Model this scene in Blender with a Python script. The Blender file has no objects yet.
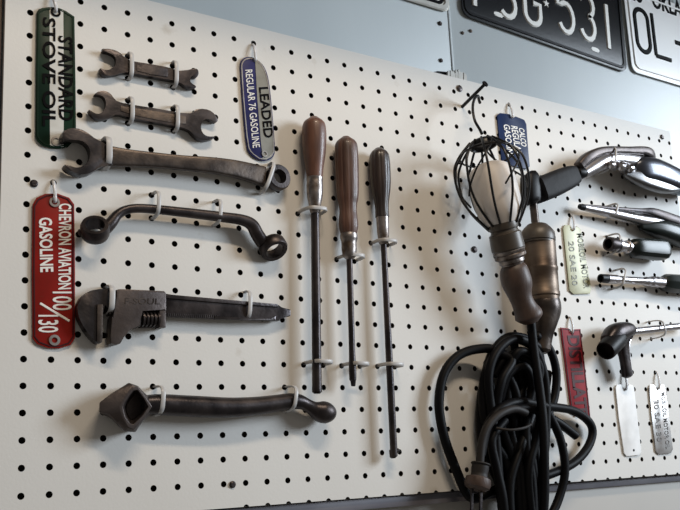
import bpy, bmesh, math, random
from mathutils import Vector, Matrix
random.seed(7)
I = 0.0254
Z0 = 1.97
COL = bpy.context.scene.collection
# ---------------------------------------------------------------- camera (board units: column, row, height off the board; one unit = one inch)
F, PCX, PCY = 881.4473, 353.7774, 299.0124
CC = Vector((-7.5986, -18.4494, 34.0255))
R = Matrix(((0.8385980923942324, -0.04949969923226057, 0.5424970223039663),
            (-0.05910045872253512, 0.9817178551893151, 0.18093421064375015),
            (-0.5415352021905319, -0.18379290676847887, 0.8203412656998628)))
RT = R.transposed()
def P(x, y, h=0.0):
    d = RT @ Vector(((x-PCX)/F, -(y-PCY)/F, -1.0))
    q = CC + d*((h-CC.z)/d.z)
    return Vector((q.x, -q.y, h))
def depth(p):
    return -(R @ (Vector((p.x, -p.y, p.z)) - CC)).z
def W(p):
    return Vector((p[0]*I, -p[2]*I, Z0 - p[1]*I))
cam = bpy.data.cameras.new('camera'); co = bpy.data.objects.new('camera', cam); COL.objects.link(co)
M3 = Matrix(((1,0,0),(0,0,-1),(0,1,0)))        # board (X, Yup, out) -> world
m = (M3 @ RT).to_4x4(); m.translation = Vector((CC.x*I, -CC.z*I, Z0+CC.y*I))
co.matrix_world = m
cam.sensor_width = 36; cam.lens = F/680*36; cam.shift_x = -(PCX-340)/680; cam.shift_y = (PCY-255)/680
cam.clip_start = 0.01
bpy.context.scene.camera = co

# ---------------------------------------------------------------- materials
def mat(name, col, rough=0.5, metal=0.0, col2=None, scale=8.0, bump=0.0, bscale=60.0, contrast=(0.35,0.7), trans=0.0, spec=0.5, rough2=None, coat=0.0, dirt=None, stretch=None):
    m = bpy.data.materials.new(name); m.use_nodes = True
    nt = m.node_tree; b = nt.nodes['Principled BSDF']
    b.inputs['Base Color'].default_value = (*col, 1); b.inputs['Roughness'].default_value = rough
    b.inputs['Metallic'].default_value = metal; b.inputs['Specular IOR Level'].default_value = spec
    b.inputs['Transmission Weight'].default_value = trans; b.inputs['Coat Weight'].default_value = coat
    tc = nt.nodes.new('ShaderNodeTexCoord')
    src = tc.outputs['Object']
    if stretch:
        mp = nt.nodes.new('ShaderNodeMapping'); mp.inputs['Scale'].default_value = stretch
        nt.links.new(src, mp.inputs['Vector']); src = mp.outputs['Vector']
    if col2 is not None:
        n = nt.nodes.new('ShaderNodeTexNoise'); n.inputs['Scale'].default_value = scale; n.inputs['Detail'].default_value = 6
        r = nt.nodes.new('ShaderNodeValToRGB')
        r.color_ramp.elements[0].position = contrast[0]; r.color_ramp.elements[1].position = contrast[1]
        r.color_ramp.elements[0].color = (*col, 1); r.color_ramp.elements[1].color = (*col2, 1)
        nt.links.new(src, n.inputs['Vector']); nt.links.new(n.outputs['Fac'], r.inputs['Fac'])
        out = r.outputs['Color']
        if dirt:
            n2 = nt.nodes.new('ShaderNodeTexNoise'); n2.inputs['Scale'].default_value = dirt[1]; n2.inputs['Detail'].default_value = 8
            r2 = nt.nodes.new('ShaderNodeValToRGB'); r2.color_ramp.elements[0].position = dirt[2]; r2.color_ramp.elements[1].position = dirt[3]
            mx = nt.nodes.new('ShaderNodeMixRGB'); mx.inputs['Color2'].default_value = (*dirt[0], 1)
            nt.links.new(tc.outputs['Object'], n2.inputs['Vector']); nt.links.new(n2.outputs['Fac'], r2.inputs['Fac'])
            nt.links.new(r2.outputs['Color'], mx.inputs['Fac']); nt.links.new(out, mx.inputs['Color1']); out = mx.outputs['Color']
        nt.links.new(out, b.inputs['Base Color'])
        if rough2 is not None:
            mr = nt.nodes.new('ShaderNodeMapRange'); mr.inputs['From Min'].default_value = .3; mr.inputs['From Max'].default_value = .7
            mr.inputs['To Min'].default_value = rough; mr.inputs['To Max'].default_value = rough2
            nt.links.new(n.outputs['Fac'], mr.inputs['Value']); nt.links.new(mr.outputs['Result'], b.inputs['Roughness'])
    if bump:
        n = nt.nodes.new('ShaderNodeTexNoise'); n.inputs['Scale'].default_value = bscale; n.inputs['Detail'].default_value = 4
        bp = nt.nodes.new('ShaderNodeBump'); bp.inputs['Strength'].default_value = bump; bp.inputs['Distance'].default_value = 0.001
        nt.links.new(src, n.inputs['Vector']); nt.links.new(n.outputs['Fac'], bp.inputs['Height']); nt.links.new(bp.outputs['Normal'], b.inputs['Normal'])
    return m
M = {}
M['board'] = mat('board_paint', (.70,.69,.665), .5, 0, (.665,.65,.62), 5, .10, 350, (.35,.75), spec=.3, dirt=((.50,.46,.40), 30, .68, .85))
M['core_shade'] = mat('hardboard_core_hole_shade', (.022,.016,.012), .9)  # hardboard sides of the holes; also the dark face that stands for their shade
M['wall'] = mat('wall_blue_paint', (.51,.555,.565), .38, 0, (.46,.505,.52), 3, .05, 200, (.3,.8), stretch=(3,3,.7))
M['wall_low'] = mat('wall_low_paint', (.50,.48,.45), .5, 0, (.44,.43,.41), 3)
M['shade_backing'] = mat('hole_shade_backing', (.008,.006,.005), .95)  # near-black, so the shade inside the peg holes sits in the colour
M['post'] = mat('brown_wood', (.16,.11,.08), .7, 0, (.26,.20,.16), 18, .4, 60, (.3,.7), stretch=(4,4,.5))
M['ledge'] = mat('grey_strip', (.11,.105,.125), .4, .2, (.17,.165,.185), 12)
M['steel'] = mat('aged_steel', (.060,.054,.056), .24, .9, (.098,.084,.082), 45, .2, 300, (.4,.75), rough2=.42)
M['steel_dark'] = mat('blackened_steel', (.032,.028,.030), .28, .8, (.075,.062,.060), 40, .2, 300, (.4,.75), rough2=.45)
M['steel_brown'] = mat('brown_steel', (.060,.050,.046), .30, .85, (.12,.095,.078), 40, .25, 260, (.4,.75), rough2=.5)
M['cast'] = mat('cast_iron', (.062,.051,.050), .42, .7, (.10,.082,.076), 30, .3, 200, (.35,.7))
M['recess'] = mat('dark_recess_paint', (.02,.018,.018), .5, .5)
M['chrome'] = mat('worn_chrome', (.50,.48,.49), .22, 1.0, (.22,.20,.20), 30, 0, 60, (.5,.8), rough2=.38)
M['ferrule'] = mat('worn_ferrule', (.34,.31,.30), .28, .95, (.10,.075,.06), 70, .4, 200, (.4,.65), rough2=.55)
M['red_wood'] = mat('red_brown_wood', (.17,.075,.048), .45, 0, (.075,.034,.024), 22, .3, 90, (.3,.75), stretch=(5,5,.8), coat=.1)
M['mid_wood'] = mat('worn_brown_wood', (.135,.065,.045), .48, 0, (.045,.024,.019), 24, .4, 90, (.3,.7), stretch=(6,6,.6), coat=.1)
M['dark_wood'] = mat('dark_stained_wood', (.020,.013,.012), .4, 0, (.048,.030,.025), 30, .35, 90, (.35,.75), stretch=(6,6,.6), coat=.2)
M['lamp_wood'] = mat('grimy_wood', (.085,.052,.040), .5, 0, (.045,.028,.023), 26, .3, 90, (.3,.7), stretch=(4,4,1))
M['socket'] = mat('brown_bakelite', (.075,.062,.048), .42, .1, (.045,.034,.027), 30)
M['black'] = mat('black_rubber', (.003,.003,.004), .45, 0, (.006,.006,.007), 30, .2, 120, spec=.2)
M['cord'] = mat('black_cord_jacket', (.0018,.0018,.003), .5, 0, (.004,.004,.005), 25, .1, 120, spec=.12)
M['cord_grey'] = mat('dusty_cord_jacket', (.012,.010,.010), .6, 0, (.022,.019,.018), 40, spec=.3)
M['wire'] = mat('black_wire', (.005,.005,.006), .35, .1, spec=.35)
M['globe'] = mat('frosted_globe', (.72,.68,.65), .5, 0, (.60,.56,.53), 12)
M['tie'] = mat('pale_nylon', (.44,.43,.425), .4)
M['clear'] = mat('clear_nylon', (.82,.82,.84), .25, trans=.35)
M['brass'] = mat('dull_brass', (.085,.060,.045), .36, .8, (.20,.155,.12), 9, .1, 120, (.35,.7), stretch=(1,1,5), rough2=.5)
M['greyrub'] = mat('grey_rubber', (.007,.007,.009), .6, 0, (.013,.013,.015), 40, .4, 120, spec=.2)
M['green'] = mat('green_enamel', (.008,.030,.017), .35, 0, (.005,.015,.010), 25, spec=.1)
M['white_en'] = mat('white_enamel', (.66,.66,.63), .3, 0, (.5,.49,.45), 40, coat=.3)
M['ink'] = mat('black_enamel', (.002,.002,.003), .5, spec=.05)
M['blue'] = mat('blue_enamel', (.026,.028,.11), .35, 0, (.018,.020,.075), 30, spec=.12)
M['blue2'] = mat('navy_enamel', (.012,.028,.10), .35, 0, (.008,.018,.06), 30, spec=.12)
M['alu'] = mat('dull_aluminium', (.33,.33,.30), .36, .8, (.24,.235,.21), 60)
M['grey_metal'] = mat('grey_metal', (.13,.13,.135), .3, .7, (.22,.22,.225), 40)
M['red'] = mat('red_enamel', (.25,.014,.010), .35, 0, (.17,.012,.009), 30, spec=.12, dirt=((.14,.05,.02), 60, .62, .75))
M['red2'] = mat('faded_red_enamel', (.30,.022,.032), .5, 0, (.22,.016,.024), 40, spec=.12)
M['red_dk'] = mat('dark_red_enamel', (.045,.005,.008), .5, spec=.2)
M['white_tx'] = mat('white_lettering', (.80,.79,.75), .4)
M['cream'] = mat('cream_plate_paint', (.50,.47,.40), .4)
M['olive'] = mat('olive_yellow_enamel', (.36,.35,.20), .4, .1, (.26,.25,.15), 60)
M['olive_tx'] = mat('stamped_olive', (.13,.13,.075), .5)
M['silver'] = mat('bright_silver', (.92,.92,.92), .5, .0, (.75,.75,.75), 50)
M['silver2'] = mat('worn_silver', (.50,.49,.48), .34, .8, (.30,.26,.24), 60, contrast=(.4,.7))
M['silver_tx'] = mat('stamped_grey', (.10,.09,.085), .5)
M['plate_bk'] = mat('black_plate_paint', (.005,.006,.008), .32, 0, (.009,.010,.012), 20, .1, 150, spec=.2)
M['plate_wh'] = mat('white_plate_paint', (.90,.90,.89), .4, 0, (.86,.86,.86), 20)
M['navy_glass'] = mat('dark_blue_hood', (.03,.034,.05), .30, .6, (.05,.055,.07), 12, coat=.2)
M['green_blk'] = mat('black_green_plastic', (.006,.010,.009), .3, 0, (.010,.015,.014), 20, spec=.3)

# ---------------------------------------------------------------- object helpers
ROT = None     # small turn and shift of a hung plate
def finish_bm(bm, ang=32, smooth=True):
    bmesh.ops.recalc_face_normals(bm, faces=bm.faces)
    lim = math.radians(ang)
    for f in bm.faces: f.smooth = smooth
    for e in bm.edges:
        if len(e.link_faces) == 2:
            e.smooth = e.calc_face_angle(0) < lim
        else: e.smooth = False
def obj(name, bm, material, parent=None, label=None, ang=32, mats=None):
    """bm holds board-unit coordinates (c, r, h)."""
    finish_bm(bm, ang)
    if ROT:
        a_ = math.radians(ROT[0]); ca, sa = math.cos(a_), math.sin(a_)
        for v in bm.verts:
            x, y = v.co.x-ROT[1], v.co.y-ROT[2]
            v.co.x = ROT[1]+x*ca-y*sa+ROT[3]; v.co.y = ROT[2]+x*sa+y*ca+ROT[4]
    for v in bm.verts: v.co = W(v.co)
    bmesh.ops.reverse_faces(bm, faces=[])
    bmesh.ops.recalc_face_normals(bm, faces=bm.faces)
    if parent is not None: org = parent.matrix_world.translation.copy() if parent.parent is None else Vector(parent['_o'])
    else:
        lo = Vector((min(v.co.x for v in bm.verts), max(v.co.y for v in bm.verts), min(v.co.z for v in bm.verts)))
        hi = Vector((max(v.co.x for v in bm.verts), max(v.co.y for v in bm.verts), max(v.co.z for v in bm.verts)))
        org = (lo+hi)/2
    for v in bm.verts: v.co -= org
    me = bpy.data.meshes.new(name); bm.to_mesh(me); bm.free()
    for mm in (mats or [material]): me.materials.append(M[mm] if isinstance(mm, str) else mm)
    o = bpy.data.objects.new(name, me); COL.objects.link(o)
    if parent is not None: o.parent = parent
    else: o.location = org; o.matrix_world = Matrix.Translation(org)
    o['_o'] = tuple(org)
    if label: o['label'] = label
    return o
def tag(o, label, cat, group=None):
    o['label'] = label; o['category'] = cat
    if group: o['group'] = group
    return o
def thing(name, at, label, cat, group=None):
    o = bpy.data.objects.new(name, None); COL.objects.link(o)
    o.empty_display_size = .02
    w = W(at); o.location = w; o.matrix_world = Matrix.Translation(w); o['_o'] = tuple(w)
    return tag(o, label, cat, group)
def struct(name, bm, m, **k):
    o = obj(name, bm, m, **k); o['kind'] = 'structure'; return o

def chaikin(pts, n=1, closed=True):
    for _ in range(n):
        out = []; N = len(pts)
        for i in range(N if closed else N-1):
            a, b = pts[i], pts[(i+1) % N]
            out += [a*.75+b*.25, a*.25+b*.75]
        if not closed: out = [pts[0]] + out + [pts[-1]]
        pts = out
    return pts
def bevel_top(bm, edges, off, seg=2):
    if off > 0: bmesh.ops.bevel(bm, geom=edges, offset=off, offset_type='OFFSET', segments=seg, profile=.6, affect='EDGES', clamp_overlap=True)
def add_outline(bm, pts, h0, h1, bev=.03, smooth=0, hf=None):
    """polygon (c, r) extruded from h0 to h1, front edge rounded"""
    pts = [Vector((p[0], p[1])) for p in pts]
    if smooth: pts = chaikin(pts, smooth)
    lo = [bm.verts.new((p.x, p.y, h0)) for p in pts]; hi = [bm.verts.new((p.x, p.y, h1)) for p in pts]
    n = len(pts)
    bm.faces.new(lo[::-1]); top = bm.faces.new(hi)
    for i in range(n): bm.faces.new((lo[i], lo[(i+1)%n], hi[(i+1)%n], hi[i]))
    if bev: bevel_top(bm, list(top.edges), bev)
    return bm
def pxs(pts, h, ox=0, oy=0, s=1.0):
    return [P(ox+x/s, oy+y/s, h) for x, y in pts]
def add_box(bm, c0, c1, r0, r1, h0, h1, bev=0):
    return add_outline(bm, [(c0,r0),(c1,r0),(c1,r1),(c0,r1)], h0, h1, bev)
def catmull(pts, sub):
    if sub <= 1 or len(pts) < 3: return pts
    out = []
    n = len(pts)
    for i in range(n-1):
        p0 = pts[max(i-1,0)]; p1 = pts[i]; p2 = pts[i+1]; p3 = pts[min(i+2,n-1)]
        for k in range(sub):
            t = k/sub
            out.append(tuple(.5*((2*b)+(-a+c)*t+(2*a-5*b+4*c-d)*t*t+(-a+3*b-3*c+d)*t**3) for a,b,c,d in zip(p0,p1,p2,p3)))
    out.append(tuple(pts[-1])); return out
def add_tube(bm, pts, sub=1, seg=16, power=2.0, up=Vector((0,0,1)), cap=.35, closed=False, flute=None):
    """pts: (c, r, h, a, b): a = half width in the board plane, b = half height off the board"""
    pts = [tuple(p) if len(p) == 5 else (p[0],p[1],p[2],p[3],p[3]) for p in pts]
    pts = catmull(pts, sub)
    V = [Vector(p[:3]) for p in pts]; n = len(V); rings = []
    def ring(c, t, a, b):
        s = t.cross(up)
        if s.length < 1e-4: s = t.cross(Vector((1,0,0)))
        s.normalize(); u = s.cross(t).normalized()
        rr = []
        for k in range(seg):
            th = 2*math.pi*k/seg; ct, st = math.cos(th), math.sin(th)
            if flute: fm = 1-flute[1]*max(0, math.cos(flute[0]*th))**3
            else: fm = 1
            ct *= fm; st *= fm
            x = math.copysign(abs(ct)**(2/power), ct); y = math.copysign(abs(st)**(2/power), st)
            rr.append(bm.verts.new(c + s*(x*a) + u*(y*b)))
        return rr
    T = []
    for i in range(n):
        if closed: t = V[(i+1)%n]-V[(i-1)%n]
        else: t = V[min(i+1,n-1)]-V[max(i-1,0)]
        if t.length < 1e-6: t = Vector((1,0,0))
        T.append(t.normalized())
    if cap and not closed:
        p = pts[0]; rings.append(ring(V[0]-T[0]*min(p[3],p[4])*cap, T[0], p[3]*.6, p[4]*.6))
    for i in range(n): rings.append(ring(V[i], T[i], pts[i][3], pts[i][4]))
    if cap and not closed:
        p = pts[-1]; rings.append(ring(V[-1]+T[-1]*min(p[3],p[4])*cap, T[-1], p[3]*.6, p[4]*.6))
    m_ = len(rings)
    for i in range(m_ if closed else m_-1):
        A, B = rings[i], rings[(i+1)%m_]
        for k in range(seg): bm.faces.new((A[k], A[(k+1)%seg], B[(k+1)%seg], B[k]))
    if not closed: bm.faces.new(rings[0][::-1]); bm.faces.new(rings[-1])
    return bm
def TP(x, y, h, rpx, ratio=1.0):
    """tube point from its centre in the photo, height off board and apparent half width"""
    p = P(x, y, h); a = rpx*depth(p)/F
    return (p.x, p.y, p.z, a, a*ratio)
def add_lathe(bm, A, B, prof, seg=24, inner=False):
    """A, B Vectors (axis); prof: list of (t, radius)"""
    d = (B-A); ax = d.normalized()
    s = ax.cross(Vector((0,0,1)))
    if s.length < 1e-3: s = Vector((1,0,0))
    s.normalize(); u = s.cross(ax).normalized(); rings = []
    for t, r in prof:
        c = A + d*t
        rings.append([bm.verts.new(c + s*(r*math.cos(2*math.pi*k/seg)) + u*(r*math.sin(2*math.pi*k/seg))) for k in range(seg)])
    for i in range(len(rings)-1):
        for k in range(seg): bm.faces.new((rings[i][k], rings[i][(k+1)%seg], rings[i+1][(k+1)%seg], rings[i+1][k]))
    if inner:
        for k in range(seg): bm.faces.new((rings[-1][k], rings[-1][(k+1)%seg], rings[0][(k+1)%seg], rings[0][k]))
    else:
        bm.faces.new(rings[0][::-1]); bm.faces.new(rings[-1])
    return bm
def BM(): return bmesh.new()
def lathe_px(A, B, prof, **k):
    """A, B = (x, y, h) in the photo; prof radii in apparent photo units"""
    a, b = P(*A), P(*B); out = []
    for t, r in prof:
        q = a.lerp(b, t); out.append((t, r*depth(q)/F))
    return add_lathe(BM(), a, b, out, **k)

_fc = {}
def text_bm(s, offset=0.0, font=None, spacing=1.0):
    cu = bpy.data.curves.new('t', 'FONT'); cu.body = s; cu.size = 1; cu.offset = offset; cu.resolution_u = 3; cu.space_character = spacing
    o = bpy.data.objects.new('t', cu); COL.objects.link(o)
    dg = bpy.context.evaluated_depsgraph_get(); me = bpy.data.meshes.new_from_object(o.evaluated_get(dg))
    bm = bmesh.new(); bm.from_mesh(me)
    bpy.data.objects.remove(o); bpy.data.curves.remove(cu); bpy.data.meshes.remove(me)
    return bm
def add_text(s, A, B, U_, h, thick=.02, offset=.0, spacing=1.0, board=False):
    """letters laid on the plane at height h: A = start of baseline, B = end of baseline, U_ = point above A at cap height (photo coordinates)"""
    bm = text_bm(s, offset, spacing=spacing)
    xs = [v.co.x for v in bm.verts]; ys = [v.co.y for v in bm.verts]
    x0, x1, y0, y1 = min(xs), max(xs), min(ys), max(ys)
    if board: a, b, u = Vector((*A,h)), Vector((*B,h)), Vector((*U_,h))
    else: a, b, u = P(*A, h), P(*B, h), P(*U_, h)
    ex = (b-a)/(x1-x0); ey = (u-a)/(y1-y0)
    for v in bm.verts:
        x, y = v.co.x-x0, v.co.y-y0
        v.co = a + ex*x + ey*y
    r = bmesh.ops.extrude_face_region(bm, geom=list(bm.faces))
    for v in [g for g in r['geom'] if isinstance(g, bmesh.types.BMVert)]: v.co.z += thick
    return bm
def add_strokes(bm, polys, w, h0, h1, seg=5):
    """rounded flat strokes (embossed figures)"""
    for pl in polys:
        pl = [Vector((p[0], p[1])) for p in pl]
        n = len(pl); L = []; Rr = []
        closed = (pl[0]-pl[-1]).length < 1e-4
        for i in range(n):
            if closed: t = pl[(i+1) % (n-1)] - pl[(i-1) % (n-1)]
            else: t = pl[min(i+1,n-1)]-pl[max(i-1,0)]
            t.normalize(); nn = Vector((-t.y, t.x))*w/2
            L.append(pl[i]+nn); Rr.append(pl[i]-nn)
        if closed:
            prof = [(L[i], Rr[i]) for i in range(n)]
        else:
            prof = list(zip(L, Rr))
        q = []
        for a, b in prof:
            m_ = (a+b)/2
            q.append([bm.verts.new((*a, h0)), bm.verts.new((*(a*.85+b*.15), h1)), bm.verts.new((*(a*.15+b*.85), h1)), bm.verts.new((*b, h0))])
        for i in range(len(q)-1):
            for k in range(3): bm.faces.new((q[i][k], q[i+1][k], q[i+1][k+1], q[i][k+1]))
        if not closed:
            bm.faces.new(q[0][::-1]); bm.faces.new(q[-1])
    return bm

# ---------------------------------------------------------------- setting
BC0, BC1, BR0, BR1 = -0.95, 40.2, -1.84, 19.97
def pegboard():
    bm = BM(); T = .25; HR = .128; N = 14; mats = 2
    def cellring(c, r, x0, x1, y0, y1):
        # square boundary to hole; also handles the row of holes cut by the lower edge
        inn, out = [], []
        for k in range(N):
            a = 2*math.pi*(k+.5)/N; dx, dy = math.cos(a), math.sin(a)
            inn.append(bm.verts.new((c+dx*HR, r+dy*HR, 0)))
        return inn
    import itertools
    vcache = {}
    def gv(x, y, z=0.0):
        k = (round(x,4), round(y,4), round(z,4))
        if k not in vcache: vcache[k] = bm.verts.new((x, y, z))
        return vcache[k]
    for c in range(0, 41):
        for r in range(-1, 20):
            x0, x1 = (c-.5 if c > 0 else BC0), (c+.5 if c < 40 else BC1)
            y0, y1 = (r-.5 if r > -1 else BR0), (r+.5)
            if c == 40: x1 = BC1
            corners = [gv(x1,y1), gv(x0,y1), gv(x0,y0), gv(x1,y0)]
            ring = []; wall = []
            for k in range(16):
                a = 2*math.pi*k/16
                p = (c+HR*math.cos(a), r+HR*math.sin(a))
                ring.append(bm.verts.new((*p, 0))); wall.append(bm.verts.new((*p, -T)))
            # ring index 2 = +x+y corner, 6 = -x+y, 10 = -x-y, 14 = +x-y
            idx = [2, 6, 10, 14]
            for q in range(4):
                a_, b_ = idx[q], idx[(q+1)%4]
                lst = [ring[(a_+j) % 16] for j in range(5)]
                f = bm.faces.new([corners[q]] + lst + [corners[(q+1)%4]])
            for k in range(16):
                f = bm.faces.new((ring[k], ring[(k+1)%16], wall[(k+1)%16], wall[k])); f.material_index = 1
    # lower strip with notches where the saw cut through the next row of holes
    y0 = 19.5
    for c in range(0, 41):
        x0, x1 = (c-.5 if c > 0 else BC0), (c+.5 if c < 40 else BC1)
        yb = BR1 + .012*math.sin(c*1.7)
        pts = [(x0, y0), (x1, y0), (x1, BR1)]
        if c >= 9:
            cy = 20.0; hw = math.sqrt(max(HR*HR-(cy-BR1)**2, 0)); pts.append((c+hw, BR1))
            for k in range(1, 6):
                a = k/6*math.pi; pts.append((c+HR*math.cos(a), cy-HR*math.sin(a)))
            pts.append((c-hw, BR1))
        pts.append((x0, BR1))
        vs = [gv(*p) for p in pts]; bm.faces.new(vs)
    # outer edge walls
    def wall_line(pts):
        for a, b in zip(pts[:-1], pts[1:]):
            f = bm.faces.new((gv(*a), gv(*b), gv(*b, -T), gv(*a, -T))); f.material_index = 2
    xs = [BC0]+[c+.5 for c in range(0,40)]+[BC1]; ys = [BR0]+[r+.5 for r in range(-1,20)]
    ys2 = ys[:-1]+[19.5, BR1]
    wall_line([(x, BR0) for x in xs]); wall_line([(x, BR1) for x in xs])
    wall_line([(BC0, y) for y in ys2]); wall_line([(BC1, y) for y in ys2])
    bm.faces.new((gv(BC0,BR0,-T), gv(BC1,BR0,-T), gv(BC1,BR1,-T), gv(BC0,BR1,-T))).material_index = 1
    # the face above closes the holes; its dark colour stands in for shade
    o = obj('pegboard', bm, None, mats=['board', 'core_shade', 'board'], ang=20)
    tag(o, 'large white painted pegboard with rows of round holes carrying all the tools', 'pegboard')
pegboard()
bm = BM(); add_box(bm, -.7, 39.9, -1.5, 19.7, -.55, -.251); struct('hole_shade_sheet', bm, 'shade_backing')  # dark sheet added so the board's holes read as deep shade
# blue-grey sheet wall above: two overlapping sheets, seam right of the middle
bm = BM()
add_box(bm, -30, 22.46, -30, 8, -.70, -.55, .01); add_box(bm, 22.40, 90, -30, 8, -.74, -.58, .01)
add_box(bm, 22.46, 22.60, -30, 8, -.60, -.50, .03)
struct('wall_back', bm, 'wall')
bm = BM(); add_box(bm, -30, 90, 8, 60, -.9, -.62); struct('wall_lower', bm, 'wall_low')
bm = BM(); add_box(bm, -8, 24.4, 20.02, 20.50, -.61, -.22, .03); struct('trim_2', bm, 'ledge')
bm = BM(); add_box(bm, 24.4, 60, 20.02, 20.40, -.61, -.45, .03); struct('trim_3', bm, 'ledge')
bm = BM(); add_box(bm, -6, -1.02, -14, 40, -.55, -.27, .02); struct('trim_4', bm, 'post')

# ---------------------------------------------------------------- license plates on the upper wall
def rounded(c0, c1, r0, r1, rad, n=5):
    out = []
    for cx, cy, a0 in ((c1-rad, r0+rad, -90), (c1-rad, r1-rad, 0), (c0+rad, r1-rad, 90), (c0+rad, r0+rad, 180)):
        for k in range(n+1):
            a = math.radians(a0+90*k/n); out.append((cx+rad*math.cos(a), cy+rad*math.sin(a)))
    return out
def rim_strokes(bm, c0, c1, r0, r1, rad, w, h0, h1):
    p = rounded(c0, c1, r0, r1, rad); add_strokes(bm, [p+[p[0]]], w, h0, h1)
HP = -.45
def arc(cx, cy, rx, ry, a0, a1, n=10):
    return [(cx+rx*math.cos(math.radians(a0+(a1-a0)*k/n)), cy+ry*math.sin(math.radians(a0+(a1-a0)*k/n))) for k in range(n+1)]
ROT = (2.4, 30.0, -8.4, .25, -.12)
t = thing('license_plate', (29.7, -8.4, HP), 'black license plate with large white figures PSG 531 on upper wall', 'license plate', 'license plates on the upper wall')
bm = BM(); add_outline(bm, rounded(23.25, 37.0, -11.6, -5.62, .55), HP, HP+.05, .02); obj('plate', bm, 'plate_bk', t)
bm = BM(); rim_strokes(bm, 23.5, 36.75, -11.35, -5.87, .42, .22, HP+.05, HP+.11); obj('rolled_rim', bm, 'plate_bk', t)
PH = 3.1; bl = -6.95
def fig(ch, x0, w, top):
    b = top+PH; cx = x0+w/2; rx = w/2
    if ch == 'P': return [[(x0,b),(x0,top),(x0+w*.5,top)] + arc(x0+w*.5, top+PH*.26, w*.5, PH*.26, -90, 90) + [(x0,top+PH*.52)]]
    if ch == 'S': return [arc(cx, top+PH*.25, rx, PH*.25, -20, -270) + arc(cx, top+PH*.75, rx, PH*.25, -90, 140)]
    if ch == 'G': return [arc(cx, top+rx, rx, rx, -20, -180, 8) + arc(cx, b-rx, rx, rx, 180, 0, 10) + [(x0+w, top+PH*.55), (x0+w*.55, top+PH*.55)]]
    if ch == '5': return [[(x0+w,top),(x0,top),(x0,top+PH*.42)] + arc(cx, top+PH*.68, rx, PH*.32, -120, 150, 12)]
    if ch == '3': return [arc(cx, top+PH*.25, rx, PH*.25, -160, 80, 9) + arc(cx, top+PH*.73, rx, PH*.27, -80, 160, 10)]
    if ch == '1': return [[(cx,top),(cx,b)]]
    if ch == 'O': p = rounded(x0, x0+w, top, b, rx, 6); return [p+[p[0]]]
    if ch == 'L': return [[(x0,top),(x0,b)],[(x0,b),(x0+w,b)]]
for ch, x0, w, dr in (('P', 24.2, 1.15, .5), ('S', 26.1, 1.25, .42), ('G', 28.15, 1.25, .28), ('5', 30.95, 1.3, .02), ('3', 32.9, 1.25, -.05), ('1', 35.1, .6, .1)):
    bm = BM(); add_strokes(bm, fig(ch, x0, w, bl-PH+dr), .38, HP+.05, HP+.12); obj('raised_figure', bm, 'white_tx', t, 'white raised figure ' + ch)
bm = BM()
star = [(29.95+.28*(1 if k%2==0 else .4)*math.cos(math.radians(36*k-90)), bl-1.4+.28*(1 if k%2==0 else .4)*math.sin(math.radians(36*k-90))) for k in range(10)]
add_outline(bm, star, HP+.05, HP+.11, 0)
obj('raised_star', bm, 'white_tx', t, 'small white raised star')
for cx in (26.0, 34.1):
    bm = BM(); add_strokes(bm, [[(cx-.28, -6.45), (cx+.28, -6.45)]], .26, HP+.05, HP+.065); add_outline(bm, [(cx+.3*math.cos(a*.5236)*1.25, -6.45+.15*math.sin(a*.5236)) for a in range(12)], HP+.05, HP+.07, 0)
    obj('bolt_slot', bm, 'white_tx', t, 'pale oval bolt slot')

ROT = (0, 0, 0, .55, -.25)
t = thing('license_plate', (43.6, -8.4, HP), 'white license plate with black OL lettering, right of the black plate', 'license plate', 'license plates on the upper wall')
bm = BM(); add_outline(bm, rounded(37.12, 50.6, -11.6, -5.42, .5), HP, HP+.05, .02); obj('plate', bm, 'plate_wh', t)
bm = BM(); rim_strokes(bm, 37.5, 50.2, -11.2, -5.78, .4, .16, HP+.05, HP+.12); obj('rolled_rim', bm, 'plate_wh', t)
def at(x, y, h=HP): q = P(x, y, h); return q
bm = BM()
o1, o2 = at(634, 10), at(649, 56)
PH = 3.05
add_strokes(bm, fig('O', 37.95, 1.3, -10.15), .34, HP+.05, HP+.11); obj('raised_letter', bm, 'ink', t, 'black raised letter O')
bm = BM(); add_strokes(bm, fig('L', 39.75, 1.55, -10.15), .32, HP+.05, HP+.11); obj('raised_letter', bm, 'ink', t, 'black raised letter L')
bm = BM(); add_strokes(bm, [[(42.0, -8.6), (42.6, -8.6)]], .34, HP+.05, HP+.11); obj('raised_dash', bm, 'ink', t)
bm = add_text('15', (38.0, -10.65), (38.95, -10.65), (38.0, -11.9), HP+.05, .04, .03, board=True)
obj('year_figures', bm, 'ink', t)
bm = add_text('OKLAHOMA', (40.0, -10.65), (46.8, -10.65), (40.0, -11.95), HP+.05, .04, .015, board=True)
obj('state_name', bm, 'ink', t, 'black state name lettering')

ROT = None
t = thing('license_plate', (15.4, -9, HP), 'pale cream license plate in a white rim, leftmost above the pegboard', 'license plate', 'license plates on the upper wall')
bm = BM(); add_outline(bm, rounded(9.2, 22.5, -11.9, -5.92, .45), HP, HP+.05, .02); obj('plate', bm, 'cream', t)
bm = BM(); rim_strokes(bm, 9.35, 22.3, -11.75, -6.08, .42, .34, HP+.05, HP+.12); obj('rolled_rim', bm, 'white_en', t, 'white rolled rim')
bm = BM(); rim_strokes(bm, 9.6, 22.02, -11.5, -6.34, .35, .22, HP+.05, HP+.09); obj('painted_border', bm, 'ink', t, 'black painted border line')

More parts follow.
